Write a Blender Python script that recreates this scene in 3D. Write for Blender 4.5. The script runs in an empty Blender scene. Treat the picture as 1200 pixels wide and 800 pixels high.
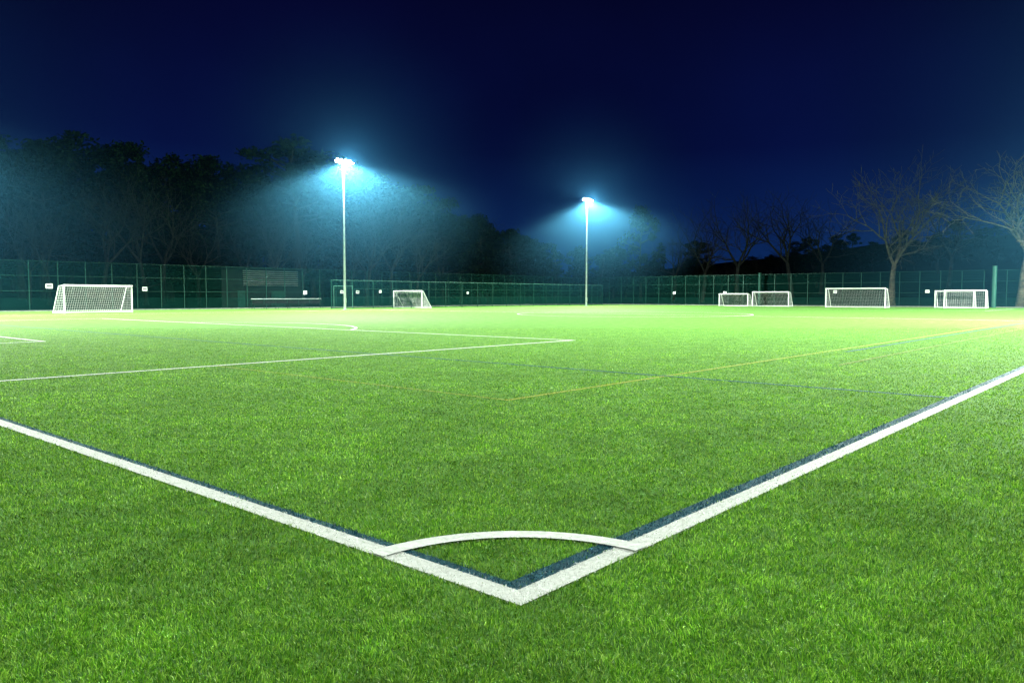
import bpy, math, random
import numpy as np
from mathutils import Vector, Matrix
R = math.radians
random.seed(7)
rng = np.random.default_rng(11)
scene = bpy.context.scene
COL = scene.collection

# ------------------------------------------------------------------ pitch frame
ANG = R(41.15)
CX, CY = 0.04, 3.39
AX = (-math.cos(ANG), math.sin(ANG))      # along the goal line
BX = (math.sin(ANG), math.cos(ANG))       # along the touchline
def P(a, b, z=0.0):
    return Vector((CX + a*AX[0] + b*BX[0], CY + a*AX[1] + b*BX[1], z))
ROTB = math.atan2(BX[1], BX[0])           # heading of the touchline
ROTA = math.atan2(AX[1], AX[0])

# ------------------------------------------------------------------ materials
def new_mat(name):
    m = bpy.data.materials.new(name); m.use_nodes = True
    nt = m.node_tree; nt.nodes.clear()
    out = nt.nodes.new('ShaderNodeOutputMaterial')
    return m, nt, out
def noise_mat(name, c1, c2, scale=3.0, rough=0.7, bump=0.0, metallic=0.0, detail=5, spec=0.4):
    m, nt, out = new_mat(name)
    b = nt.nodes.new('ShaderNodeBsdfPrincipled')
    b.inputs['Roughness'].default_value = rough
    b.inputs['Metallic'].default_value = metallic
    b.inputs['Specular IOR Level'].default_value = spec
    tc = nt.nodes.new('ShaderNodeTexCoord')
    n = nt.nodes.new('ShaderNodeTexNoise'); n.inputs['Scale'].default_value = scale
    n.inputs['Detail'].default_value = detail
    nt.links.new(tc.outputs['Object'], n.inputs['Vector'])
    r = nt.nodes.new('ShaderNodeValToRGB')
    r.color_ramp.elements[0].position = 0.35; r.color_ramp.elements[0].color = (*c1, 1)
    r.color_ramp.elements[1].position = 0.68; r.color_ramp.elements[1].color = (*c2, 1)
    nt.links.new(n.outputs['Fac'], r.inputs['Fac'])
    nt.links.new(r.outputs['Color'], b.inputs['Base Color'])
    if bump:
        bp = nt.nodes.new('ShaderNodeBump'); bp.inputs['Strength'].default_value = bump
        bp.inputs['Distance'].default_value = 0.05
        nt.links.new(n.outputs['Fac'], bp.inputs['Height'])
        nt.links.new(bp.outputs['Normal'], b.inputs['Normal'])
    nt.links.new(b.outputs[0], out.inputs['Surface'])
    return m

def turf_mat():
    m, nt, out = new_mat('artificial_turf')
    L = nt.links
    b = nt.nodes.new('ShaderNodeBsdfPrincipled'); b.inputs['Roughness'].default_value = 0.9
    b.inputs['Specular IOR Level'].default_value = 0.08
    tc = nt.nodes.new('ShaderNodeTexCoord')
    n1 = nt.nodes.new('ShaderNodeTexNoise'); n1.inputs['Scale'].default_value = 40; n1.inputs['Detail'].default_value = 4
    n2 = nt.nodes.new('ShaderNodeTexNoise'); n2.inputs['Scale'].default_value = 2.0; n2.inputs['Detail'].default_value = 9
    n2.inputs['Roughness'].default_value = 0.75
    for n in (n1, n2): L.new(tc.outputs['Object'], n.inputs['Vector'])
    r1 = nt.nodes.new('ShaderNodeValToRGB')
    r1.color_ramp.elements[0].position = .3; r1.color_ramp.elements[0].color = (.06, .18, .020, 1)
    r1.color_ramp.elements[1].position = .7; r1.color_ramp.elements[1].color = (.17, .36, .075, 1)
    L.new(n2.outputs['Fac'], r1.inputs['Fac'])
    r2 = nt.nodes.new('ShaderNodeValToRGB')
    r2.color_ramp.elements[0].position = .3; r2.color_ramp.elements[0].color = (.7, .7, .7, 1)
    r2.color_ramp.elements[1].position = .7; r2.color_ramp.elements[1].color = (1.15, 1.15, 1.15, 1)
    L.new(n1.outputs['Fac'], r2.inputs['Fac'])
    mx = nt.nodes.new('ShaderNodeMix'); mx.data_type = 'RGBA'; mx.blend_type = 'MULTIPLY'
    mx.inputs['Factor'].default_value = 1
    L.new(r1.outputs['Color'], mx.inputs[6]); L.new(r2.outputs['Color'], mx.inputs[7])
    L.new(mx.outputs[2], b.inputs['Base Color'])
    bp = nt.nodes.new('ShaderNodeBump'); bp.inputs['Strength'].default_value = .8; bp.inputs['Distance'].default_value = .03
    L.new(n1.outputs['Fac'], bp.inputs['Height']); L.new(bp.outputs['Normal'], b.inputs['Normal'])
    L.new(b.outputs[0], out.inputs['Surface'])
    return m

def blade_mat():
    m, nt, out = new_mat('turf_blade')
    L = nt.links
    at = nt.nodes.new('ShaderNodeAttribute'); at.attribute_name = 'Col'
    b = nt.nodes.new('ShaderNodeBsdfDiffuse')
    t = nt.nodes.new('ShaderNodeBsdfTranslucent')
    mx = nt.nodes.new('ShaderNodeMixShader'); mx.inputs[0].default_value = .32
    L.new(at.outputs['Color'], b.inputs['Color']); L.new(at.outputs['Color'], t.inputs['Color'])
    L.new(b.outputs[0], mx.inputs[1]); L.new(t.outputs[0], mx.inputs[2])
    g = nt.nodes.new('ShaderNodeBsdfGlossy'); g.inputs['Roughness'].default_value = .45; g.inputs['Color'].default_value = (1, 1, 1, 1)
    m2 = nt.nodes.new('ShaderNodeMixShader'); m2.inputs[0].default_value = .035
    L.new(mx.outputs[0], m2.inputs[1]); L.new(g.outputs[0], m2.inputs[2])
    L.new(m2.outputs[0], out.inputs['Surface'])
    return m

def emit_mat(name, col, s):
    m, nt, out = new_mat(name)
    e = nt.nodes.new('ShaderNodeEmission'); e.inputs[0].default_value = (*col, 1); e.inputs[1].default_value = s
    nt.links.new(e.outputs[0], out.inputs['Surface'])
    m.cycles.emission_sampling = 'NONE'
    return m

def mesh_panel_mat(name, col, sx, sy, wx, wy):
    """welded wire panel: uv in metres, wires every sx / sy metres"""
    m, nt, out = new_mat(name); L = nt.links
    tc = nt.nodes.new('ShaderNodeTexCoord'); sp = nt.nodes.new('ShaderNodeSeparateXYZ')
    L.new(tc.outputs['UV'], sp.inputs[0])
    def wire(sock, s, w):
        a = nt.nodes.new('ShaderNodeMath'); a.operation = 'DIVIDE'; a.inputs[1].default_value = s; L.new(sock, a.inputs[0])
        f = nt.nodes.new('ShaderNodeMath'); f.operation = 'FRACT'; L.new(a.outputs[0], f.inputs[0])
        c = nt.nodes.new('ShaderNodeMath'); c.operation = 'LESS_THAN'; c.inputs[1].default_value = w/s; L.new(f.outputs[0], c.inputs[0])
        return c.outputs[0]
    mx = nt.nodes.new('ShaderNodeMath'); mx.operation = 'MAXIMUM'
    L.new(wire(sp.outputs[0], sx, wx), mx.inputs[0]); L.new(wire(sp.outputs[1], sy, wy), mx.inputs[1])
    b = nt.nodes.new('ShaderNodeBsdfDiffuse'); b.inputs['Color'].default_value = (*col, 1)
    t = nt.nodes.new('ShaderNodeBsdfTransparent'); ms = nt.nodes.new('ShaderNodeMixShader')
    L.new(mx.outputs[0], ms.inputs[0]); L.new(t.outputs[0], ms.inputs[1]); L.new(b.outputs[0], ms.inputs[2])
    L.new(ms.outputs[0], out.inputs['Surface'])
    return m

M_TURF = turf_mat(); M_BLADE = blade_mat()
M_WHITEL = noise_mat('white_line_fibre', (.68, .70, .66), (.82, .82, .8), 30, .8, .3)
M_BLUEL = noise_mat('blue_line_fibre', (.008, .07, .10), (.018, .12, .16), 30, .8, .5)
M_YELL = noise_mat('yellow_line_fibre', (.22, .30, .03), (.42, .42, .05), 30, .8, .5)
M_ORAL = noise_mat('orange_line_fibre', (.12, .2, .02), (.27, .26, .04), 30, .8, .5)
M_GROUND = noise_mat('rough_ground', (.006, .013, .009), (.014, .024, .014), .4, .95, .3, 0, 5, .05)
M_GALV = noise_mat('galvanised_steel', (.35, .37, .38), (.5, .52, .53), 2, .4, 0, .3)
M_WPAINT = noise_mat('white_paint', (.72, .73, .72), (.82, .82, .8), 3, .35)
M_NET = noise_mat('white_net_cord', (.5, .5, .5), (.65, .65, .65), 4, .8)
M_GPAINT = noise_mat('green_powder_coat', (.004, .03, .022), (.007, .042, .032), 3, .5, 0, 0, 5, .15)
M_HOUS = noise_mat('lamp_housing', (.2, .2, .2), (.3, .3, .3), 6, .5, 0, .6)
M_LAMP = emit_mat('lamp_glass', (.85, .97, 1.0), 200)
M_BARK = noise_mat('bark', (.06, .05, .035), (.15, .13, .085), 3, .9, .6)
M_BARKD = noise_mat('bark_dark', (.025, .025, .02), (.06, .055, .045), 3, .9, .6)
M_LEAF = noise_mat('foliage', (.008, .017, .012), (.024, .040, .024), 1.2, .9, 0, 0, 5, .05)
M_CLAD = noise_mat('metal_cladding', (.10, .12, .12), (.20, .22, .21), 1.2, .45, 0, .3)
M_WALLD = noise_mat('dark_wall', (.005, .010, .010), (.008, .015, .014), 1.5, .9, 0, 0, 5, .1)
M_PANEL = mesh_panel_mat('welded_mesh_panel', (.004, .032, .026), .05, .2, .006, .012)
M_PANELD = mesh_panel_mat('welded_mesh_panel_dense', (.004, .032, .026), .05, .1, .010, .02)

# ------------------------------------------------------------------ mesh helper
class MB:
    def __init__(s): s.v = []; s.f = []; s.m = []; s.uv = []
    def quad(s, pts, mi=0, uv=None):
        n = len(s.v); s.v += [tuple(p) for p in pts]; s.f.append(tuple(range(n, n+len(pts)))); s.m.append(mi)
        s.uv.append(uv if uv else [(0, 0)]*len(pts))
    def box(s, c, size, mi=0, rot=None):
        n = len(s.v); hx, hy, hz = size[0]/2, size[1]/2, size[2]/2
        for x, y, z in ((-1,-1,-1),(1,-1,-1),(1,1,-1),(-1,1,-1),(-1,-1,1),(1,-1,1),(1,1,1),(-1,1,1)):
            p = Vector((x*hx, y*hy, z*hz))
            if rot is not None: p = rot @ p
            s.v.append(tuple(p + Vector(c)))
        for f in ((0,3,2,1),(4,5,6,7),(0,1,5,4),(1,2,6,5),(2,3,7,6),(3,0,4,7)):
            s.f.append(tuple(n+i for i in f)); s.m.append(mi); s.uv.append([(0, 0)]*4)
    def tube(s, p0, p1, r0, r1, n=6, mi=0, cap=True):
        p0 = Vector(p0); p1 = Vector(p1); d = (p1-p0)
        if d.length < 1e-6: return
        d.normalize(); up = Vector((0,0,1)) if abs(d.z) < .95 else Vector((1,0,0))
        u = d.cross(up).normalized(); w = d.cross(u)
        b = len(s.v)
        for p, r in ((p0, r0), (p1, r1)):
            for i in range(n):
                t = 2*math.pi*i/n
                s.v.append(tuple(p + u*(math.cos(t)*r) + w*(math.sin(t)*r)))
        for i in range(n):
            j = (i+1) % n
            s.f.append((b+i, b+j, b+n+j, b+n+i)); s.m.append(mi); s.uv.append([(0, 0)]*4)
        if cap:
            s.f.append(tuple(b+i for i in range(n))[::-1]); s.m.append(mi); s.uv.append([(0, 0)]*n)
            s.f.append(tuple(b+n+i for i in range(n))); s.m.append(mi); s.uv.append([(0, 0)]*n)
    def mesh(s, name, mats, smooth=False):
        me = bpy.data.meshes.new(name); me.from_pydata(s.v, [], s.f)
        for m in mats: me.materials.append(m)
        me.polygons.foreach_set('material_index', s.m)
        ul = me.uv_layers.new(name='UVMap')
        flat = [c for uv in s.uv for p in uv for c in p]
        ul.data.foreach_set('uv', flat)
        if smooth: me.polygons.foreach_set('use_smooth', [True]*len(s.f))
        me.update(); return me
    def obj(s, name, mats, smooth=False, parent=None):
        o = bpy.data.objects.new(name, s.mesh(name, mats, smooth)); COL.objects.link(o)
        if parent: o.parent = parent
        return o
def empty(name, loc=(0,0,0), rz=0):
    e = bpy.data.objects.new(name, None); COL.objects.link(e); e.location = loc; e.rotation_euler = (0,0,rz)
    e.empty_display_size = .5; return e

# ------------------------------------------------------------------ terrain
CA, CB = 38.0, 55.0
def hgt(x, y):
    dx, dy = x-CX, y-CY
    a = dx*AX[0]+dy*AX[1]; b = dx*BX[0]+dy*BX[1]
    da = max(abs(a-CA)-48, 0); db = max(abs(b-CB)-62, 0)
    d = math.hypot(da, db)
    t = min(max((d-4)/150, 0), 1); s = t*t*(3-2*t)
    side = x/max(y, 30.)
    amp = 7 + 13*min(max((side-.12)/.35, 0), 1) + 10*min(max((-.1-side)/.4, 0), 1)
    return s*amp*(1+.18*math.sin(x*.031+1)+.12*math.sin(y*.045+x*.02)) - .03
def grid_axis():
    a = list(np.arange(-260, 261, 8.0)); return [-2500, -1200, -600, -380] + a + [380, 600, 1200, 2500]
xs = grid_axis(); ys = [v+100 for v in grid_axis()]
vv = [(x, y, hgt(x, y)) for y in ys for x in xs]; nx = len(xs)
ff = [(j*nx+i, j*nx+i+1, (j+1)*nx+i+1, (j+1)*nx+i) for j in range(len(ys)-1) for i in range(nx-1)]
me = bpy.data.meshes.new('ground'); me.from_pydata(vv, [], ff); me.materials.append(M_GROUND)
me.polygons.foreach_set('use_smooth', [True]*len(ff))
COL.objects.link(bpy.data.objects.new('ground', me))

# turf sheet
TZ = 0.0
mb = MB(); mb.quad([P(-14, -14, TZ), P(-14, 111.5, TZ), P(79.5, 111.5, TZ), P(79.5, -14, TZ)])
mb.obj('turf_pitch', [M_TURF])
mb = MB()
for (a0, b0, a1, b1) in ((79.5, -14, 79.5, 111.5), (-14, 111.5, 79.4, 111.5)):
    c = (P(a0, b0)+P(a1, b1))/2; L = (P(a1, b1)-P(a0, b0)).length
    mb.box((c.x, c.y, .03), (L, .15, .14), 0, Matrix.Rotation(ROTB if a0 == a1 else ROTA, 3, 'Z'))
mb.obj('edging_kerb', [noise_mat('concrete', (.12, .12, .11), (.2, .2, .18), 4, .9)])

# ------------------------------------------------------------------ markings
MC = 31.0   # centre line of pitch across width
WID = 2*MC; LEN = 100.0; W = .12; W2 = .13
S = [
 (0, W2/2, WID, W2/2, W2, 'w'), (W2/2, 0, W2/2, LEN, W2, 'w'), (WID-.06, 0, WID-.06, LEN, W, 'w'), (0, LEN-.06, WID, LEN-.06, W, 'w'),
 (.13, .16, WID, .16, .06, 'b'), (.18, .13, .18, LEN, .10, 'b'),
 (0, 50, WID, 50, W, 'w'),
 (12.45, 0, 12.45, 17.2, W2, 'w'), (12.39, 17.14, WID-12.39, 17.14, W2, 'w'), (WID-12.45, 0, WID-12.45, 17.2, W, 'w'),
 (25.0-.6, 0, 24.4, 5.9, W, 'w'), (24.34, 5.84, WID-24.34, 5.84, W, 'w'), (WID-24.4, 0, WID-24.4, 5.9, W, 'w'),
 (12.45, LEN, 12.45, LEN-16.5, W, 'w'), (12.39, LEN-16.5, WID-12.39, LEN-16.5, W, 'w'),
 (4.62, 5.1, 4.62, 95, .08, 'y'), (4.62, 5.14, 12.5, 5.14, .05, 'y'),
 (.2, 9.3, 62, 9.3, .09, 'b'), (4.2, 17.5, 4.2, 60, .09, 'b'), (3.05, 13.5, 3.05, 60, .05, 'o'),
]
ARC = [(0, 0, 1.02, .12, 0, 90, 'w'), (MC, 11.3, 9.15, W, 40, 140, 'w'), (MC, 50, 9.15, W, 0, 360, 'w')]
mats = [M_WHITEL, M_BLUEL, M_YELL, M_ORAL]; key = {'w': 0, 'b': 1, 'y': 2, 'o': 3}
lay = {'w': .012, 'b': .008, 'y': .004, 'o': .016}
mb = MB()
for k, (a0, b0, a1, b1, w, c) in enumerate(S):
    d = Vector((a1-a0, b1-b0)); d.normalize(); n = Vector((-d.y, d.x))*w/2
    z = TZ + lay[c]*.6 + .0002*k
    mb.quad([P(a0-n.x, b0-n.y, z), P(a1-n.x, b1-n.y, z), P(a1+n.x, b1+n.y, z), P(a0+n.x, b0+n.y, z)], key[c])
for k, (ca, cb, r, w, t0, t1, c) in enumerate(ARC):
    N = 64; z = TZ+.0155+.0003*k
    for i in range(N):
        u0 = R(t0+(t1-t0)*i/N); u1 = R(t0+(t1-t0)*(i+1)/N)
        pts = [(ca+math.cos(u)*rr, cb+math.sin(u)*rr) for u, rr in ((u0, r-w/2), (u1, r-w/2), (u1, r+w/2), (u0, r+w/2))]
        if all(p[1] < 17.14 for p in pts) and ca > 1 and cb < 20: continue
        mb.quad([P(p[0], p[1], z) for p in pts], 0)
mb.obj('pitch_markings', mats)

# ------------------------------------------------------------------ turf blades
def vnoise(x, y, seed):
    r = np.random.default_rng(seed).random((256, 256))
    xi = np.floor(x).astype(int); yi = np.floor(y).astype(int); fx = x-xi; fy = y-yi
    fx = fx*fx*(3-2*fx); fy = fy*fy*(3-2*fy)
    g = lambda i, j: r[i % 256, j % 256]
    return (g(xi, yi)*(1-fx)+g(xi+1, yi)*fx)*(1-fy)+(g(xi, yi+1)*(1-fx)+g(xi+1, yi+1)*fx)*fy
N = 600000
Y = np.exp(rng.uniform(math.log(1.95), math.log(34), N)); X = rng.uniform(-.74, .74, N)*Y
dx = X-CX; dy = Y-CY
A = dx*AX[0]+dy*AX[1]; B = dx*BX[0]+dy*BX[1]
far = np.clip((Y-2.5)/25, 0, 1)
clump = .5*vnoise(X*13, Y*13, 1)+.5*vnoise(X*34, Y*34, 2)
patch = .5*vnoise(X*1.3+7, Y*1.3, 5)+.5*vnoise(X*4.1+3, Y*4.1+9, 6)
h = (.023*(1-far)+.007*far)*(.5+.6*clump+.3*patch)*rng.uniform(.75, 1.25, N)
w = .0031*np.maximum(1, Y/3.0)**.80*rng.uniform(.6, 1.35, N)
yaw = rng.uniform(0, 2*math.pi, N)
ld = vnoise(X*7+40, Y*7, 3)*4*math.pi + rng.normal(0, 1.3, N)
la = h*rng.uniform(.1, 1.3, N)
jit = .006
a = A+rng.normal(0, jit, N); b = B+rng.normal(0, jit, N)
cls = np.zeros(N, int)
code = {'y': 3, 'o': 4, 'b': 2, 'w': 1}
for want in 'oybw':
    for (a0, b0, a1, b1, ww, c) in S:
        if c != want: continue
        if a0 == a1: m = (abs(a-a0) < ww/2) & (b > min(b0, b1)) & (b < max(b0, b1))
        else: m = (abs(b-b0) < ww/2) & (a > min(a0, a1)) & (a < max(a0, a1))
        if c == 'y' and ww < .06: m &= rng.random(N) < .5
        cls[m] = code[c]
    if want == 'w':
        for (ca, cb, r, ww, t0, t1, c) in ARC:
            rr = np.hypot(a-ca, b-cb); m = abs(rr-r) < ww/2
            if ca == 0: m &= (a > 0) & (b > 0)
            elif cb < 20: m &= b > 17.14
            cls[m] = 1
h[cls == 1] *= .78; la[cls == 1] *= .9; w[cls == 1] *= 1.3
col = np.zeros((N, 4), np.float32); col[:, 3] = 1
v = rng.uniform(.62, 1.32, N)*(.28+.95*patch+.6*clump)
g = np.array([.125, .32, .010]); g2 = np.array([.32, .54, .06]); g3 = np.array([.035, .15, .007])
t = rng.random(N)
base = np.where((t < .32)[:, None], g2, np.where((t > .78)[:, None], g3, g))
col[:, :3] = base*v[:, None]
def setc(k, c, lo, frac=1.0):
    m = (cls == k) & (rng.random(N) < frac)
    col[m, :3] = np.array(c)*rng.uniform(lo, 1, m.sum())[:, None]
setc(1, (.90, .90, .87), .86, .985); setc(2, (.010, .085, .14), .55, .95); setc(3, (.48, .46, .04), .6, .75); setc(4, (.34, .28, .05), .6, .55)
cy, sy = np.cos(yaw), np.sin(yaw)
def pt(side, hh, lean, z):
    return np.stack([X+side*w/2*hh*cy+np.cos(ld)*lean, Y+side*w/2*hh*sy+np.sin(ld)*lean, TZ+z], 1)
V = np.stack([pt(-1, 1, 0, 0*h), pt(1, 1, 0, 0*h), pt(1, .85, la*.35, h*.6), pt(-1, .85, la*.35, h*.6), pt(0, 0, la, h*np.sqrt(np.clip(1-.5*(la/h/1.2)**2, .3, 1)))], 1)
V = V.reshape(-1, 3).astype(np.float32)
idx = np.arange(N)*5
q = np.stack([idx, idx+1, idx+2, idx+3], 1).ravel(); tr = np.stack([idx+3, idx+2, idx+4], 1).ravel()
me = bpy.data.meshes.new('turf_grass')
me.vertices.add(N*5); me.vertices.foreach_set('co', V.ravel())
me.loops.add(N*7); me.loops.foreach_set('vertex_index', np.concatenate([q, tr]).astype(np.int32))
me.polygons.add(N*2)
me.polygons.foreach_set('loop_start', np.concatenate([np.arange(N)*4, N*4+np.arange(N)*3]).astype(np.int32))
at = me.attributes.new('Col', 'FLOAT_COLOR', 'POINT'); at.data.foreach_set('color', np.repeat(col, 5, 0).ravel())
me.materials.append(M_BLADE); me.update(calc_edges=True)
COL.objects.link(bpy.data.objects.new('turf_grass', me))

# ------------------------------------------------------------------ floodlights
def profile(ld, lo=.10, hi=.48, cap=.38, ex=-1.3):
    """floodlight optics: weaker straight down, stronger at high angles, soft cut-off near the horizontal"""
    ld.use_nodes = True; nt = ld.node_tree; nt.nodes.clear(); L = nt.links
    out = nt.nodes.new('ShaderNodeOutputLight'); e = nt.nodes.new('ShaderNodeEmission'); L.new(e.outputs[0], out.inputs[0])
    g = nt.nodes.new('ShaderNodeNewGeometry'); s = nt.nodes.new('ShaderNodeSeparateXYZ'); L.new(g.outputs['Incoming'], s.inputs[0])
    ab = nt.nodes.new('ShaderNodeMath'); ab.operation = 'ABSOLUTE'; L.new(s.outputs[2], ab.inputs[0])
    mr = nt.nodes.new('ShaderNodeMapRange'); mr.interpolation_type = 'SMOOTHSTEP'
    mr.inputs['From Min'].default_value = lo; mr.inputs['From Max'].default_value = hi; L.new(ab.outputs[0], mr.inputs['Value'])
    ad = nt.nodes.new('ShaderNodeMath'); ad.operation = 'MULTIPLY_ADD'; ad.inputs[1].default_value = .93; ad.inputs[2].default_value = .07; L.new(mr.outputs[0], ad.inputs[0])
    mx = nt.nodes.new('ShaderNodeMath'); mx.operation = 'MAXIMUM'; mx.inputs[1].default_value = cap; L.new(ab.outputs[0], mx.inputs[0])
    pw = nt.nodes.new('ShaderNodeMath'); pw.operation = 'POWER'; pw.inputs[1].default_value = ex; L.new(mx.outputs[0], pw.inputs[0])
    ml = nt.nodes.new('ShaderNodeMath'); ml.operation = 'MULTIPLY'; L.new(ad.outputs[0], ml.inputs[0]); L.new(pw.outputs[0], ml.inputs[1])
    L.new(ml.outputs[0], e.inputs['Strength'])
def mist(p, rad, dens):
    """drizzle / mist hanging round the lamp head, lit by the beam and the added halo light"""
    bpy.ops.mesh.primitive_ico_sphere_add(subdivisions=3, radius=1, location=p)
    o = bpy.context.object; o.name = 'mist'; o.scale = (rad, rad, rad)
    m, nt, out = new_mat('mist'); L = nt.links
    vs = nt.nodes.new('ShaderNodeVolumeScatter'); vs.inputs['Color'].default_value = (.14, .58, 1.0, 1); vs.inputs['Anisotropy'].default_value = 0
    tc = nt.nodes.new('ShaderNodeTexCoord'); ln = nt.nodes.new('ShaderNodeVectorMath'); ln.operation = 'LENGTH'; L.new(tc.outputs['Object'], ln.inputs[0])
    mr = nt.nodes.new('ShaderNodeMapRange'); mr.inputs['From Min'].default_value = 0; mr.inputs['From Max'].default_value = .97
    mr.inputs['To Min'].default_value = 1; mr.inputs['To Max'].default_value = 0; L.new(ln.outputs['Value'], mr.inputs['Value'])
    pw = nt.nodes.new('ShaderNodeMath'); pw.operation = 'POWER'; pw.inputs[1].default_value = 1.5; L.new(mr.outputs[0], pw.inputs[0])
    ml = nt.nodes.new('ShaderNodeMath'); ml.operation = 'MULTIPLY'; ml.inputs[1].default_value = dens; L.new(pw.outputs[0], ml.inputs[0])
    L.new(ml.outputs[0], vs.inputs['Density']); L.new(vs.outputs[0], out.inputs['Volume'])
    o.data.materials.append(m)
def floodlight(a, b, H, power, tgt, size=168, haze=0, hr=19, halo_fill=0):
    base = P(a, b); t = P(*tgt); hd = math.atan2(t.y-base.y, t.x-base.x)
    root = empty('floodlight_mast', (base.x, base.y, 0), hd)
    mb = MB()
    mb.box((0, 0, .03+.02), (.5, .5, .04))
    mb.tube((0, 0, .07), (0, 0, H*.5), .13, .105, 12); mb.tube((0, 0, H*.5), (0, 0, H), .095, .065, 12)
    mb.box((.17, 0, 1.0), (.02, .14, .5))
    mb.obj('pole', [M_GALV], parent=root)
    mb = MB(); mb.box((0, 0, H+.04), (.1, 2.0, .08)); mb.obj('crossarm', [M_GALV], parent=root)
    lam = MB(); hs = MB()
    rot = Matrix.Rotation(R(28), 3, 'Y')
    for y in (-.8, -.27, .27, .8):
        c = Vector((.18, y, H+.22))
        hs.box(c, (.5, .42, .12), 0, rot)
        hs.box(c+rot@Vector((-.18, 0, .11)), (.2, .25, .1), 0, rot)
        hs.box(c+Vector((-.15, 0, -.12)), (.05, .3, .14), 0)
        lam.box(c+rot@Vector((.0, 0, -.0725)), (.44, .36, .025), 0, rot)
        lam.box(c+rot@Vector((.258, 0, 0)), (.016, .36, .10), 0, rot)
    hs.obj('lamp_housings', [M_HOUS], parent=root); lam.obj('lamp_lenses', [M_LAMP], parent=root)
    ld = bpy.data.lights.new('flood_beam', 'SPOT'); ld.energy = power; ld.color = (.89, 1.0, .87)
    ld.spot_size = R(size); ld.spot_blend = .35; ld.shadow_soft_size = .35
    profile(ld)
    lo = bpy.data.objects.new('flood_beam', ld); COL.objects.link(lo); lo.parent = root
    lo.location = (.3, 0, H-.05)
    lo.rotation_euler = (0, R(-18), 0)     # local -Z tipped toward +X (the pitch)
    if halo_fill:
        l2 = bpy.data.lights.new('flood_halo_fill', 'POINT'); l2.energy = halo_fill; l2.color = (.75, .97, 1.0); l2.shadow_soft_size = .3  # extra point light added to make a halo around the head
        o2 = bpy.data.objects.new('flood_halo_fill', l2); COL.objects.link(o2); o2.parent = root; o2.location = (1.0, 0, H+.15)
    if haze: mist((base.x, base.y, H-1.5), hr, haze)
    return root
HM = 15.0
floodlight(63.5, 46.3, HM, 66000, (31, 46), haze=.0052, halo_fill=6000)
floodlight(63.0, 88.3, HM, 60000, (31, 88), haze=.0056, halo_fill=6000)
floodlight(66, 4, HM, 125000, (31, 4), haze=.0020, hr=30, halo_fill=9000)
floodlight(-4, 46, HM, 112000, (31, 46))
floodlight(-4, 88, HM, 60000, (31, 88), haze=.0034, hr=40, halo_fill=22000)
floodlight(-5, -6, HM, 7000, (31, 10))  # unseen mast behind the camera, added as weak fill for the foreground

# ------------------------------------------------------------------ goals
def goal(a, b, w, h, rz, depth=1.6, topd=.7, sp=.2):
    """front in the local XZ plane, net runs to local +Y"""
    p = P(a, b); root = empty('football_goal', (p.x, p.y, TZ), rz)
    r = .055; mb = MB(); x = w/2
    for s in (-1, 1):
        mb.tube((s*x, 0, 0), (s*x, 0, h), r, r, 10)
        mb.tube((s*x, 0, h-.03), (s*x, topd, h-.08), .03, .03, 8)
        mb.tube((s*x, topd, h-.08), (s*x, depth, .04), .03, .03, 8)
        mb.tube((s*x, 0, .04), (s*x, depth, .04), .035, .035, 8)
    mb.tube((-x-r, 0, h), (x+r, 0, h), r, r, 10); mb.tube((-x, depth, .04), (x, depth, .04), .035, .035, 8)
    mb.tube((-x, topd, h-.08), (x, topd, h-.08), .02, .02, 6)
    mb.obj('frame', [M_WPAINT], parent=root)
    nb = MB(); t = .006
    prof = [(0, h-.02), (topd, h-.09), (depth, .05)]
    n = int(w/sp)
    for i in range(n+1):
        xx = -x+w*i/n
        for (p0, p1) in zip(prof[:-1], prof[1:]):
            nb.tube((xx, p0[0], p0[1]), (xx, p1[0], p1[1]), t, t, 3, cap=False)
    for (p0, p1) in zip(prof[:-1], prof[1:]):
        L = math.dist(p0, p1); k = max(2, int(L/sp))
        for i in range(k+1):
            u = i/k; yy = p0[0]+(p1[0]-p0[0])*u; zz = p0[1]+(p1[1]-p0[1])*u
            nb.tube((-x, yy, zz), (x, yy, zz), t, t, 3, cap=False)
    for s in (-1, 1):       # sides
        k = int(h/sp)
        for i in range(1, k):
            zz = h*i/k; ye = topd+(depth-topd)*(h-.08-zz)/(h-.12)
            nb.tube((s*x, 0, zz), (s*x, ye, zz), t, t, 3, cap=False)
        k = int(depth/sp)
        for i in range(1, k):
            yy = depth*i/k; zt = h-.08 if yy < topd else .04+(h-.12)*(depth-yy)/(depth-topd)
            nb.tube((s*x, yy, 0.04), (s*x, yy, zt), t, t, 3, cap=False)
    nb.obj('net', [M_NET], parent=root)
    return root
rz_touch = math.atan2(AX[1], AX[0]) - math.pi/2      # facing the pitch from past the far touchline
rz_end = math.atan2(BX[1], BX[0]) - math.pi/2        # facing the pitch from the far end
goal(69, 24.4, 6.3, 2.35, rz_touch+R(14), 1.6, .7)
goal(70.3, 60.8, 4.4, 2.1, rz_end+R(10), 1.9, .3, sp=.11)
goal(47.4, 103, 4.4, 1.8, rz_end, sp=.2)
goal(41.9, 103, 5.2, 2.05, rz_end, sp=.2)
goal(29.6, 100, 7.2, 2.44, rz_end, 2.0, .9)
goal(17.9, 103, 4.4, 2.15, rz_end)
goal(19.4, 104.8, 4.2, 2.1, rz_end)

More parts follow.
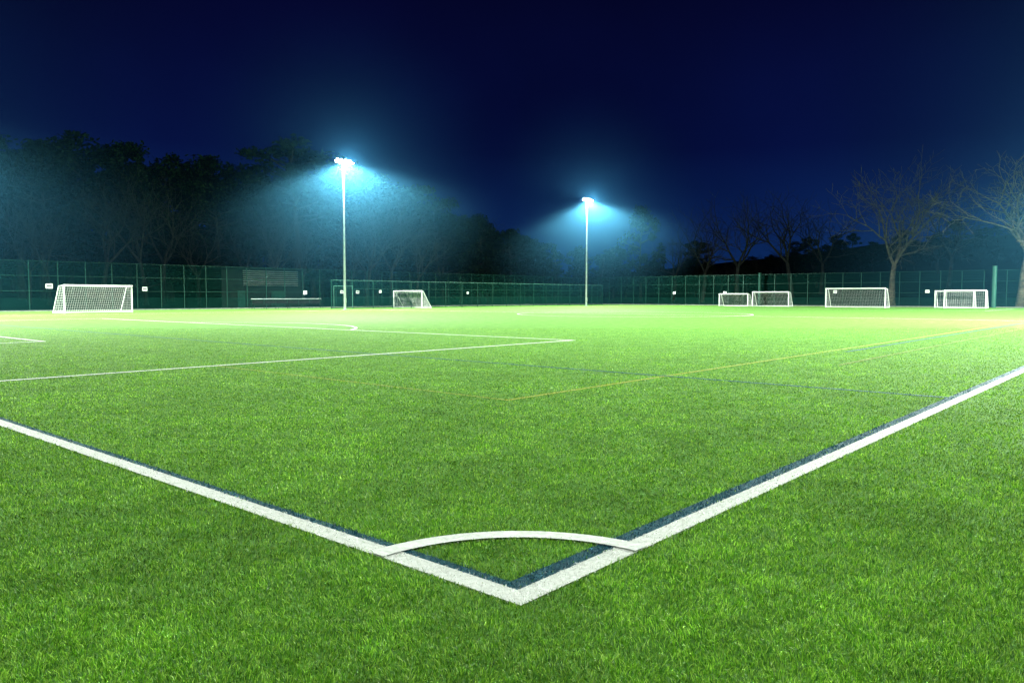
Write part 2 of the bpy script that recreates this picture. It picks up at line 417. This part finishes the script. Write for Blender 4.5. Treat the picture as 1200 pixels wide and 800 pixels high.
# low player bench by the far touchline
root = empty('team_bench', P(76, 47.5), ROTB); sg = 1 if (Vector((-math.sin(ROTB), math.cos(ROTB))).dot(Vector(AX)) > 0) else -1
mb = MB()
for i in range(7):
    x = -4.5+i*1.5; mb.tube((x, 0, 0), (x, 0, 1.05), .025, .025, 6); mb.tube((x, -sg*.5, 0), (x, -sg*.5, .45), .025, .025, 6)
mb.tube((-4.55, 0, 1.07), (4.55, 0, 1.07), .035, .035, 8); mb.obj('frame', [M_GPAINT], parent=root)
mb = MB(); mb.tube((-4.6, 0, 1.14), (4.6, 0, 1.14), .03, .03, 8); mb.obj('top_rail', [M_GALV], parent=root)
mb = MB(); mb.box((0, -sg*.28, .48), (9.1, .42, .05)); mb.box((0, sg*.045, .8), (9.1, .03, .4)); mb.obj('seat_and_back', [M_WALLD], parent=root)

# ------------------------------------------------------------------ fences
def fence(name, pts, H, step=2.5, toprail=M_GPAINT):
    mb = MB()
    for (p0, p1) in zip(pts[:-1], pts[1:]):
        p0 = Vector(p0); p1 = Vector(p1); d = p1-p0; L = d.length; dn = d/L
        ang = math.atan2(d.y, d.x); rot = Matrix.Rotation(ang, 3, 'Z'); n = max(1, round(L/step))
        for i in range(n+1):
            q = p0+d*(i/n); mb.box((q.x, q.y, H/2), (.08, .06, H), 0, rot)
        for z in (.12, H*.4, H*.7, H-.03):
            c = (p0+p1)/2; off = rot@Vector((0, -.055, 0))
            mb.box((c.x+off.x, c.y+off.y, z), (L, .03, .04), 3 if z > H*.9 else 0, rot)
        zs = 1.25
        off = rot@Vector((0, .05, 0)); a0 = p0+off; a1 = p1+off
        mb.quad([(a0.x, a0.y, .05), (a1.x, a1.y, .05), (a1.x, a1.y, zs), (a0.x, a0.y, zs)], 2, [(0, 0), (L, 0), (L, zs), (0, zs)])
        mb.quad([(a0.x, a0.y, zs), (a1.x, a1.y, zs), (a1.x, a1.y, H), (a0.x, a0.y, H)], 1, [(0, 0), (L, 0), (L, H-zs), (0, H-zs)])
    return mb.obj(name, [M_GPAINT, M_PANEL, M_PANELD, toprail])
M_GRAIL = noise_mat('green_rail', (.03, .10, .08), (.05, .14, .11), 3, .5)
f = fence('perimeter_fence', [P(80, -20), P(80, 112), P(-20, 112)], 4.8)
fence('ball_stop_fence', [P(71, 50), P(71, 104)], 3.3, 3.0, toprail=M_GRAIL)
for (a, b, z, w, h) in ((79.85, 24, 2.4, .6, .45), (79.85, 33, 2.2, .5, .4), (79.85, 52.5, 1.9, .5, .45), (79.85, 58, 2.0, .5, .4), (79.85, 60.5, 2.0, .5, .4), (70.9, 57, 2.0, .35, .3), (70.9, 72, 1.9, .35, .3)):
    mb = MB(); q = P(a, b); mb.box((0, 0, 0), (w, .02, h)); mb.box((0, -.013, 0), (w*.8, .006, h*.25), 1)
    o = mb.obj('fence_sign', [M_WPAINT, M_WALLD]); o.location = (q.x, q.y, z); o.rotation_euler = (0, 0, rz_touch)
for (a, b, z, w, h) in ((62, 111.85, 2.0, .5, .4), (53, 111.85, 2.0, .5, .4), (36, 111.85, 2.1, .5, .4), (24, 111.85, 2.1, .5, .4)):
    mb = MB(); q = P(a, b); mb.box((0, 0, 0), (w, .02, h)); mb.box((0, -.013, 0), (w*.8, .006, h*.25), 1)
    o = mb.obj('fence_sign', [M_WPAINT, M_WALLD]); o.location = (q.x, q.y, z); o.rotation_euler = (0, 0, rz_end)
for (a, b, H, r, mt) in ((16.2, 111, 5.2, .26, noise_mat('post_green', (.008, .07, .05), (.014, .09, .065), 3, .6)), (47.0, 111.2, 4.9, .22, M_GPAINT)):
    q = P(a, b); mb = MB(); mb.tube((0, 0, 0), (0, 0, H), r, r, 14); mb.tube((0, 0, H), (0, 0, H+.08), r+.03, r+.03, 14)
    mb.tube((0, 0, 1.2), (0, 0, 1.3), r+.02, r+.02, 14)
    o = mb.obj('padded_post', [mt]); o.location = q
root = empty('pedestrian_gate', P(70.8, 51.5), ROTB)
mb = MB()
for x in (-1.3, 1.3): mb.tube((x, 0, 0), (x, 0, 2.6), .03, .03, 8)
mb.tube((-1.3, 0, 2.6), (1.3, 0, 2.6), .03, .03, 8); mb.obj('frame', [M_GRAIL], parent=root)
mb = MB()
for i in range(17): mb.tube((-1.2+i*.15, 0, .1), (-1.2+i*.15, 0, 2.5), .006, .006, 4)
mb.obj('bars', [M_GPAINT], parent=root)

# ------------------------------------------------------------------ pavilion
root = empty('changing_pavilion', P(86, 49), ROTB)
mb = MB()
mb.box((0, 0, 1.3), (11, 5, 2.6), 0); mb.obj('walls', [M_WALLD], parent=root)
mb = MB()
for i in range(8):
    mb.box((1.0, -sg*2.62, 2.75+i*.25), (7.6, .10, .09), 0, Matrix.Rotation(R(25), 3, 'X'))
mb.obj('louvres', [M_CLAD], parent=root)
mb = MB(); mb.box((0, 0, 3.65), (10.9, 4.9, 2.1), 0); mb.box((0, 0, 4.78), (11.2, 5.4, .12), 0)
mb.obj('upper_walls', [M_WALLD], parent=root)
mb = MB(); mb.box((-3, -sg*2.53, 1.05), (.95, .06, 2.1)); mb.box((2, -sg*2.53, 1.05), (1.9, .06, 2.1)); mb.obj('doors', [M_GPAINT], parent=root)

# ------------------------------------------------------------------ trees
def rvec(rnd): 
    return Vector((rnd.gauss(0, 1), rnd.gauss(0, 1), rnd.gauss(0, 1))).normalized()
def bare_mesh(name, H, seed, spread=.55, levels=6, bark=None, r0=None, trunkfrac=.22, thin=.8):
    rnd = random.Random(seed); mb = MB()
    def grow(p, d, L, r, lv):
        segs = 3 if lv < 3 else 2; n = 7 if lv < 2 else (4 if lv < 4 else 3)
        for i in range(segs):
            r2 = max(r*(.86 if lv < 5 else .8), .012)
            d = (d+rvec(rnd)*(.13+.03*lv)+Vector((0, 0, .05))).normalized(); q = p+d*(L/segs)
            mb.tube(p, q, r, r2, n, cap=False); p = q; r = r2
            if lv >= 1 and i < segs-1 and lv < levels and rnd.random() < .75:
                side = d.cross(rvec(rnd)).normalized()
                grow(p, (d*.55+side*rnd.uniform(.5, .9)+Vector((0, 0, .1))).normalized(), L*rnd.uniform(.5, .72), r*.65, lv+1)
        if lv >= levels: return
        k = 3 if lv < 2 else 2
        ph = rnd.uniform(0, 6.28)
        for j in range(k):
            t = ph+j*6.283/k+rnd.uniform(-.5, .5)
            up = Vector((0, 0, 1)) if abs(d.z) < .9 else Vector((1, 0, 0))
            u = d.cross(up).normalized(); w = d.cross(u)
            nd = (d+(u*math.cos(t)+w*math.sin(t))*spread*rnd.uniform(.7, 1.35)).normalized()
            grow(p, nd, L*rnd.uniform(.66, .88), r*rnd.uniform(thin-.12, thin+.04), lv+1)
    r0 = r0 or H*.017
    mb.tube((0, 0, -.5), (0, 0, .4), r0*1.5, r0*1.1, 8, cap=False)
    grow(Vector((0, 0, .4)), Vector((0, 0, 1)), H*trunkfrac, r0*1.05, 0)
    mx = max(v[2] for v in mb.v); s = H/mx
    mb.v = [(x*s, y*s, z*s if z > 0 else z) for x, y, z in mb.v]
    return mb.mesh(name, [bark or M_BARK], True)

def leafy_mesh(name, H, seed, kind):
    rnd = random.Random(seed); mb = MB()
    r0 = H*.016
    p = Vector((0, 0, -.5)); d = Vector((0, 0, 1)); pts = [p.copy()]
    for i in range(7):
        d = (d+Vector((rnd.gauss(0, .05), rnd.gauss(0, .05), .1))).normalized(); p = p+d*(H*.95/7); pts.append(p.copy())
    for i in range(7): mb.tube(pts[i], pts[i+1], r0*(1.2-i*.15), r0*(1.05-i*.15), 7, cap=False)
    def trunk_at(z):
        t = min(max((z+.5)/(H*.95), 0), .999)*7; i = int(t); return pts[i].lerp(pts[i+1], t-i)
    clumps = []
    if kind == 'pine':
        for k in range(30):
            z = H*rnd.uniform(.55, .95); f = (z/H-.5)/.45
            rad = H*.26*math.sqrt(max(.05, 1-(f-.35)**2*1.6)); t = rnd.uniform(0, 6.28); rr = rad*math.sqrt(rnd.random())
            clumps.append((Vector((math.cos(t)*rr, math.sin(t)*rr, z)), H*rnd.uniform(.05, .09), .5))
    elif kind == 'fir':
        for k in range(56):
            f = rnd.random()**1.1; z = H*(.18+.81*f); rad = H*.19*(1-f)+.25; t = rnd.uniform(0, 6.28); rr = rad*rnd.uniform(.3, 1)
            clumps.append((Vector((math.cos(t)*rr, math.sin(t)*rr, z-rr*.25)), H*(.026+.045*(1-f)), .55))
    else:
        for k in range(44):
            z = H*rnd.uniform(.22, .95); f = (z/H-.22)/.73
            rad = H*.27*math.sqrt(max(.04, math.sin(math.pi*min(1, f*.85+.15)))); t = rnd.uniform(0, 6.28); rr = rad*math.sqrt(rnd.random())
            clumps.append((Vector((math.cos(t)*rr, math.sin(t)*rr, z)), H*rnd.uniform(.045, .085), .8))
    for c, r, sq in clumps:
        q = trunk_at(c.z-H*.06); mb.tube(q, q.lerp(c, .55)+Vector((0, 0, -.1)), r0*.4, r0*.25, 4, cap=False); mb.tube(q.lerp(c, .55)+Vector((0, 0, -.1)), c, r0*.25, r0*.1, 4, cap=False)
        for k in range(120):
            o = rvec(rnd)*(r*rnd.random()**.45*rnd.uniform(.8, 1.25)); o.z *= sq
            cc = c+o; s = rnd.uniform(.12, .30)*(H/18)
            u = rvec(rnd); w = u.cross(rvec(rnd)).normalized()
            mb.quad([cc-u*s, cc+w*s*.6, cc+u*s, cc-w*s*.6], 1)
    return mb.mesh(name, [M_BARKD, M_LEAF])

pines = [leafy_mesh('pine_mesh', 18, s, 'pine') for s in (1, 2)]
broads = [leafy_mesh('broadleaf_mesh', 18, s, 'broad') for s in (3, 4, 5)]
firs = [leafy_mesh('fir_mesh', 18, s, 'fir') for s in (6, 8)]
bares = [bare_mesh('bare_mesh', 18, s, .6, 5, M_BARKD) for s in (21, 22, 23)]
def place(me, x, y, top, name, parent=None, width=1.0):
    z = hgt(x, y); s = (top-z)/18
    o = bpy.data.objects.new(name, me); COL.objects.link(o); o.location = (x, y, z-.2)
    o.rotation_euler = (0, 0, random.uniform(0, 6.28)); o.scale = (s*width, s*width, s)
    if parent: o.parent = parent
    return o
wood = empty('woodland_trees')
front = [(-90, 100, 24), (-83, 104, 25), (-78, 106, 24), (-73, 110, 24.6), (-68, 112, 24.4), (-61, 112, 25.8), (-56, 113, 24), (-51, 115, 23.2), (-45, 115, 22.6),
 (-39.5, 115, 21.2), (-36, 116, 19.4), (-30, 122, 21), (-27, 125, 23), (-22, 125, 22), (-17, 130, 20.5), (-12, 135, 18.8), (-6.4, 145, 17),
 (0, 160, 14.8), (7.5, 170, 13.5), (15.5, 175, 13), (23, 175, 13.5), (34, 178, 14), (42, 176, 14.5)]
for i, (x, y, t) in enumerate(front):
    me_ = random.choice(broads+pines+firs)
    place(me_, x, y, t, 'tree', wood, random.uniform(1.1, 1.4))
for i in range(120):
    k = random.random(); x0 = -100+k*125; y0 = np.interp(x0, [-90, -60, -20, 10, 30], [100, 112, 127, 165, 178])
    tp = float(np.interp(x0, [-95, -61, -40, -20, 0, 25], [24, 24.5, 21, 20.5, 15, 13]))
    y = y0+random.uniform(-6, 28)
    place(random.choice(broads+firs+pines+firs+bares), x0*(y/y0), y, tp*random.uniform(.80, 1.0)*(1+(y-y0)*.006), 'tree', wood, random.uniform(1.0, 1.4))
for i in range(20):      # bare edge trees standing just outside the fence
    x = -82+i*3.6+random.uniform(-1.5, 1.5); y = 98+max(0, x+60)*.42+random.uniform(-3, 3)
    place(random.choice(bares), x, y, random.uniform(12, 19), 'tree', wood, random.uniform(.8, 1.0))
for i in range(95):
    x = random.uniform(25, 170); y = random.uniform(160, 225)
    place(random.choice(bares+broads+broads), x, y, hgt(x, y)+random.uniform(3.5, 9), 'tree', wood, random.uniform(1.2, 1.8))
place(pines[0], -31.5, 112, 24.2, 'pine_tree', None, 1.35)
place(broads[1], 27.5, 165, 21, 'evergreen_tree', None, .8)
big = [bare_mesh('bare_tree_mesh', 18, s, .58, 6, M_BARK) for s in (31, 32)]
place(big[0], 58.5, 119, 23.5, 'bare_tree', None, 1.1)
place(big[1], 66.5, 101, 21.5, 'bare_tree', None, 1.15)
place(bares[0], 37, 150, 21, 'bare_tree'); place(bares[1], 43, 148, 22, 'bare_tree'); place(bares[2], 53.5, 148, 22.5, 'bare_tree')
place(bares[1], 60, 150, 21, 'bare_tree'); place(bares[0], 79, 140, 24, 'bare_tree'); place(bares[2], 90, 125, 26, 'bare_tree')
place(bares[2], 33, 158, 15, 'bare_tree')

# ------------------------------------------------------------------ sky
wd = bpy.data.worlds.new('World'); scene.world = wd; wd.use_nodes = True
nt = wd.node_tree; nt.nodes.clear(); L = nt.links
out = nt.nodes.new('ShaderNodeOutputWorld'); bg = nt.nodes.new('ShaderNodeBackground'); L.new(bg.outputs[0], out.inputs[0])
tc = nt.nodes.new('ShaderNodeTexCoord'); sp = nt.nodes.new('ShaderNodeSeparateXYZ'); L.new(tc.outputs['Generated'], sp.inputs[0])
cr = nt.nodes.new('ShaderNodeValToRGB'); L.new(sp.outputs[2], cr.inputs[0])
e = cr.color_ramp.elements; e[0].position = 0; e[0].color = (.004, .026, .11, 1)
e[1].position = 1; e[1].color = (.0004, .0004, .006, 1)
x = e.new(.09); x.color = (.0028, .014, .082, 1); x = e.new(.18); x.color = (.0015, .0045, .043, 1); x = e.new(.36); x.color = (.0012, .0018, .020, 1)
no = nt.nodes.new('ShaderNodeTexNoise'); no.inputs['Scale'].default_value = 2.2; no.inputs['Detail'].default_value = 5; L.new(tc.outputs['Generated'], no.inputs['Vector'])
mr = nt.nodes.new('ShaderNodeMapRange'); mr.inputs['From Min'].default_value = .3; mr.inputs['From Max'].default_value = .7
mr.inputs['To Min'].default_value = .7; mr.inputs['To Max'].default_value = 1.3; L.new(no.outputs['Fac'], mr.inputs['Value'])
L.new(cr.outputs[0], bg.inputs[0]); L.new(mr.outputs[0], bg.inputs[1])

# ------------------------------------------------------------------ camera
cd = bpy.data.cameras.new('camera'); cam = bpy.data.objects.new('camera', cd); COL.objects.link(cam)
cam.location = (0, 0, 1.39); cam.rotation_euler = (R(90-3.32), 0, 0); cd.lens = 27.12; cd.sensor_width = 36
cd.clip_start = .05; cd.clip_end = 6000; scene.camera = cam
scene.view_settings.view_transform = 'Standard'; scene.view_settings.look = 'None'; scene.view_settings.exposure = 0
